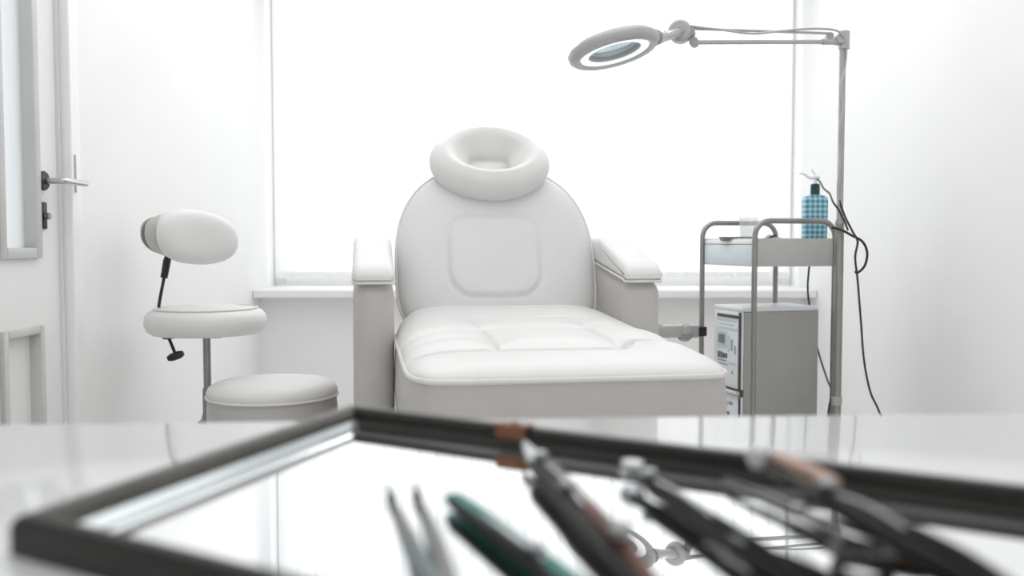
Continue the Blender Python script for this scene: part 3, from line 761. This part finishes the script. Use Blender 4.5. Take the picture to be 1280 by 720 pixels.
# 1 tweezers, tips spread
p0, p1 = atz(500, 606, ZM + .004), atz(566, 760, ZM + .004)
o, Ln = tool('tweezers', 'slim steel tweezers with spread dark tips, leftmost tool in the tray', 'tweezers', p0, p1)
for sgn, mm in ((1, 'tweezer'), (-1, 'tweezer')):
    b = NB(); flat(b, [(0, sgn * .0085, 0), (Ln * .35, sgn * .0075, 0), (Ln * .75, sgn * .005, 0), (Ln, sgn * .001, 0)], [.0007, .0022, .0042, .0045, .003], [.0012, .002, .003, .003, .003]); arm_ = obj('arm', b, mm, o)
    b = NB(); flat(b, [(-.001, sgn * .0086, 0), (.02, sgn * .0083, 0), (.035, sgn * .0079, 0)], [.0008, .0020, .0026], [.0014, .002, .0023]); obj('tip', b, 'tool_black', arm_)
b = NB(); flat(b, [(Ln * .58, -.0075, .001), (Ln * .8, -.006, .001), (Ln * .98, -.002, .001)], [.003, .0058, .005], [.003, .004, .0035]); obj('grip', b, 'teal_cap', o)
# 2 green clipper
p0, p1 = atz(566, 622, ZM + .006), atz(742, 752, ZM + .006)
o, Ln = tool('nail_clipper', 'dark green lacquered nail clipper with a straight cut end in the tray', 'nail clipper', p0, p1)
b = NB(); flat(b, [(0, 0, 0), (Ln * .4, .001, 0), (Ln, 0, 0)], [.0058, .0066, .0070, .0066], [.003, .0038, .004, .004], sq=.5); obj('body', b, 'tool_green', o)
b = NB(); flat(b, [(.012, -.0056, .0008), (Ln * .5, -.0066, .0008), (Ln * .95, -.0068, .0008)], [.0025, .003, .003], [.003, .004, .004], sq=.6); obj('lower_lever', b, 'tool_black', o)
b = NB(); flat(b, [(Ln * .28, -.001, .0040), (Ln * .5, -.001, .0046), (Ln * .75, -.001, .0046)], [.0010, .0024, .0024], [.001, .0012, .0012]); obj('file_strip', b, 'tool_steel', o)
b = NB(); lathe(b, [(0, .004), (.005, .004), (.005, .0078), (.003, .0094), (0, .0098)], 20, Matrix.Translation((Ln * .68, -.001, 0))); obj('rivet', b, 'tool_steel', o)
# 3 nippers helper
def nippers(name, label, cat, p0, p1, hm, hm2, jaw_m, spread=.012, jl=.30, w=.0065, rv=.45):
    o, Ln = tool(name, label, cat, p0, p1); pv = Ln * jl
    b = NB(); flat(b, [(0, 0, .002), (pv * .5, .0012, .001), (pv, 0, 0)], [.0012, .0035, w * 1.05], [.0015, .003, .004]); flat(b, [(0, -.001, .001), (pv * .55, -.0035, 0), (pv, 0, -.001)], [.001, .003, w], [.0015, .003, .004]); obj('jaws', b, jaw_m, o)
    for sgn, mm in ((1, hm), (-1, hm2)):
        b = NB(); flat(b, [(pv * .85, -sgn * .002, 0), (pv + .012, sgn * .004, 0), (pv + (Ln - pv) * .35, sgn * spread * .72, 0), (pv + (Ln - pv) * .7, sgn * spread, 0), (Ln, sgn * spread * .62, -.001)], [w * .7, w, w * .95, w * .85, w * .6], [.003, .0038, .004, .004, .0035], 7)
        obj('handle', b, mm, o)
    b = NB(); lathe(b, [(0, .004), (.0052, .004), (.0052, .0072), (.0036, .0092), (0, .0098)], 20, Matrix.Translation((pv + .001, 0, 0))); obj('pivot_screw', b, 'tool_steel', o)
    b = NB(); flat(b, [(pv + .01, 0, .002), (pv + (Ln - pv) * .25, spread * .35, .003), (pv + (Ln - pv) * .5, 0, .003)], [.0012, .0016, .0012], [.003, .003, .003]); obj('spring', b, 'tool_steel', o)
    return o, Ln
p0, p1 = atz(655, 556, TZ + .016), atz(812, 738, ZM + .005)
o, Ln = nippers('nail_nippers', 'black and brown handled nippers with a pale steel tip by the tray frame', 'nippers', p0, p1, 'tool_brown', 'tool_black', 'tool_steel', .0065, .20, .0062)
b = NB(); lathe(b, [(0, .005), (.0048, .005), (.0048, .0075), (.003, .0098), (0, .0104)], 20, Matrix.Translation((Ln * .47, -.001, 0))); obj('rivet', b, 'tool_steel', o)
b = NB(); lathe(b, [(0, .004), (.0058, .004), (.0066, .008), (.004, .0115), (0, .012)], 20, Matrix.Translation((Ln * .78, .006, 0))); obj('lever_stud', b, 'lampgrey', o)
# 4 cuticle pliers: black, thin
p0, p1 = atz(786, 587, ZM + .008), atz(1010, 735, ZM + .007)
o, Ln = nippers('cuticle_nippers', 'thin black cuticle nippers with a rounded steel head, lying right of the brown handled nippers', 'nippers', p0, p1, 'tool_black', 'tool_black', 'gunmetal', .0062, .16, .0032)
b = NB(); lathe(b, [(0, -.005), (.0065, -.004), (.009, .001), (.0075, .006), (0, .008)], 24, Matrix.Translation((.002, .002, 0)), sx=1.2); obj('head', b, 'tool_steel', o)
# 5 big nippers resting across the frame
p0, p1 = atz(948, 574, TZ + .036), atz(1262, 742, ZM + .012)
o, Ln = nippers('large_nippers', 'large dark nippers with a tan grip resting across the tray frame', 'nippers', p0, p1, 'tool_black', 'tool_black', 'gunmetal', .0085, .34, .0075)
b = NB(); lathe(b, [(0, -.006), (.006, -.005), (.0085, 0), (.006, .006), (0, .0075)], 24, Matrix.Translation((.002, 0, .001))); obj('end_knob', b, 'lampgrey', o)
b = NB(); flat(b, [(.012, .003, .005), (.035, .005, .0055), (.062, .006, .005)], [.003, .0055, .005], [.003, .0045, .004]); obj('grip_plate', b, 'tool_tan', o)
# 6 scissors: ring handles
p0, p1 = atz(905, 600, ZM + .005), atz(1150, 705, ZM + .005)
o, Ln = tool('scissors', 'dark steel nail scissors with ring handles under the large nippers', 'scissors', p0, p1)
for sgn in (1, -1):
    b = NB(); flat(b, [(0, sgn * .0015, sgn * .0008), (Ln * .28, sgn * .003, sgn * .0008), (Ln * .45, 0, sgn * .0012), (Ln * .62, -sgn * .006, 0), (Ln * .78, -sgn * .010, 0)], [.001, .0035, .0048, .0032, .003], [.001, .0018, .002, .002, .0022]); bl_ = obj('blade', b, 'gunmetal', o)
    b = NB(); torus(b, .0125, .003, 0, 36, 10, Matrix.Translation((Ln * .78 + .0135, -sgn * .0145, 0)), sx=1.25, sy=.9); obj('finger_ring', b, 'gunmetal', bl_)
b = NB(); lathe(b, [(0, .002), (.0042, .002), (.0042, .004), (0, .0055)], 18, Matrix.Translation((Ln * .45, 0, 0))); obj('screw', b, 'tool_steel', o)
# 7 steel pusher
p0, p1 = atz(872, 655, ZM + .005), atz(1075, 742, ZM + .005)
o, Ln = tool('cuticle_pusher', 'bright steel cuticle pusher with a spoon end in front of the scissors', 'cuticle pusher', p0, p1)
b = NB(); flat(b, [(0, 0, .001), (.012, 0, .0), (.028, 0, 0), (Ln * .5, 0, 0), (Ln, 0, 0)], [.003, .006, .0038, .0022, .0034, .0036, .0036], [.001, .0016, .002, .0022, .0034, .0036, .0036], sq=1); obj('shaft', b, 'tool_steel', o)
b = NB(); flat(b, [(Ln * .55, 0, 0), (Ln * .78, 0, 0), (Ln * .97, 0, 0)], [.0042, .0046, .0042], [.0042, .0046, .0042], sq=1); obj('grip', b, 'tool_black', o)
# 7b brown stick
p0, p1 = atz(1038, 612, ZM + .013), atz(1252, 735, ZM + .004)
o, Ln = tool('cuticle_stick', 'thin brown cuticle stick leaning behind the large nippers', 'cuticle stick', p0, p1)
b = NB(); flat(b, [(0, 0, 0), (.012, 0, 0), (Ln, 0, 0)], [.0012, .0026, .003, .003], [.0008, .0026, .003, .003], sq=1); obj('shaft', b, 'tool_brown', o)
b = NB(); flat(b, [(Ln * .62, 0, 0), (Ln * .72, 0, 0)], [.0034, .0034], [.0034, .0034], sq=1); obj('ferrule', b, 'tool_steel', o)
# 8 brown tool reflection on the far frame side, built as a folded plate
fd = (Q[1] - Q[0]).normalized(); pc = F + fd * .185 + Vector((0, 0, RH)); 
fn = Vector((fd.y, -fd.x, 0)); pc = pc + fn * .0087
o = thing('tool_glint', 'brown plate standing for a reflected tool on the far side of the tray frame', 'clip', pc, math.atan2(fd.y, fd.x))
b = NB(); prism(b, [(-.0092, .0012), (.004, .0012), (.004, -.0005), (-.0100, -.0005), (-.0100, -.012), (-.0092, -.012)], 'x', -.014, .014); o['label'] = 'brown plate folded over the far tray frame, standing for a reflected tool'
pl = obj('glint_plate', b, 'glint_brown', o); b = NB(); cyl(b, (0, -.002, .001), (0, -.002, .003), .003, 16, bev=.0008); obj('glint_stud', b, 'glint_brown', pl)

# ------------------------------------------------------------------ light
w = bpy.data.worlds.new('sky'); scn.world = w; w.use_nodes = True
bg = w.node_tree.nodes['Background']; bg.inputs['Color'].default_value = (.97, .985, 1, 1); bg.inputs['Strength'].default_value = .95
def area(name, loc, rot, sx_, sy_, power, col=(1, 1, 1), spread=PI):
    d = bpy.data.lights.new(name, 'AREA'); d.shape = 'RECTANGLE'; d.size = sx_; d.size_y = sy_; d.energy = power; d.color = col; d.spread = spread
    o = bpy.data.objects.new(name, d); o.location = loc; o.rotation_euler = rot; C.objects.link(o); return o
area('daylight_window', (.1, 5.6, 1.75), (-PI / 2, 0, 0), 3.4, 2.6, 38)
area('ceiling_fill', (.1, 2.2, 2.58), (0, 0, 0), 2.0, 2.6, 17.5)  # added fill under the ceiling, no such lamp in view
area('added_backlight', (.1, 4.25, 2.50), (math.radians(-48), 0, 0), 2.5, .35, 12)  # added out of view to make up for the dimmed window light
scn.view_settings.view_transform = 'Standard'
scn.view_settings.look = 'None'
scn.view_settings.exposure = 0.15
scn.cycles.max_bounces = 10
scn.cycles.diffuse_bounces = 6
scn.cycles.transparent_max_bounces = 12
scn.cycles.use_denoising = True
scn.cycles.sample_clamp_indirect = 8
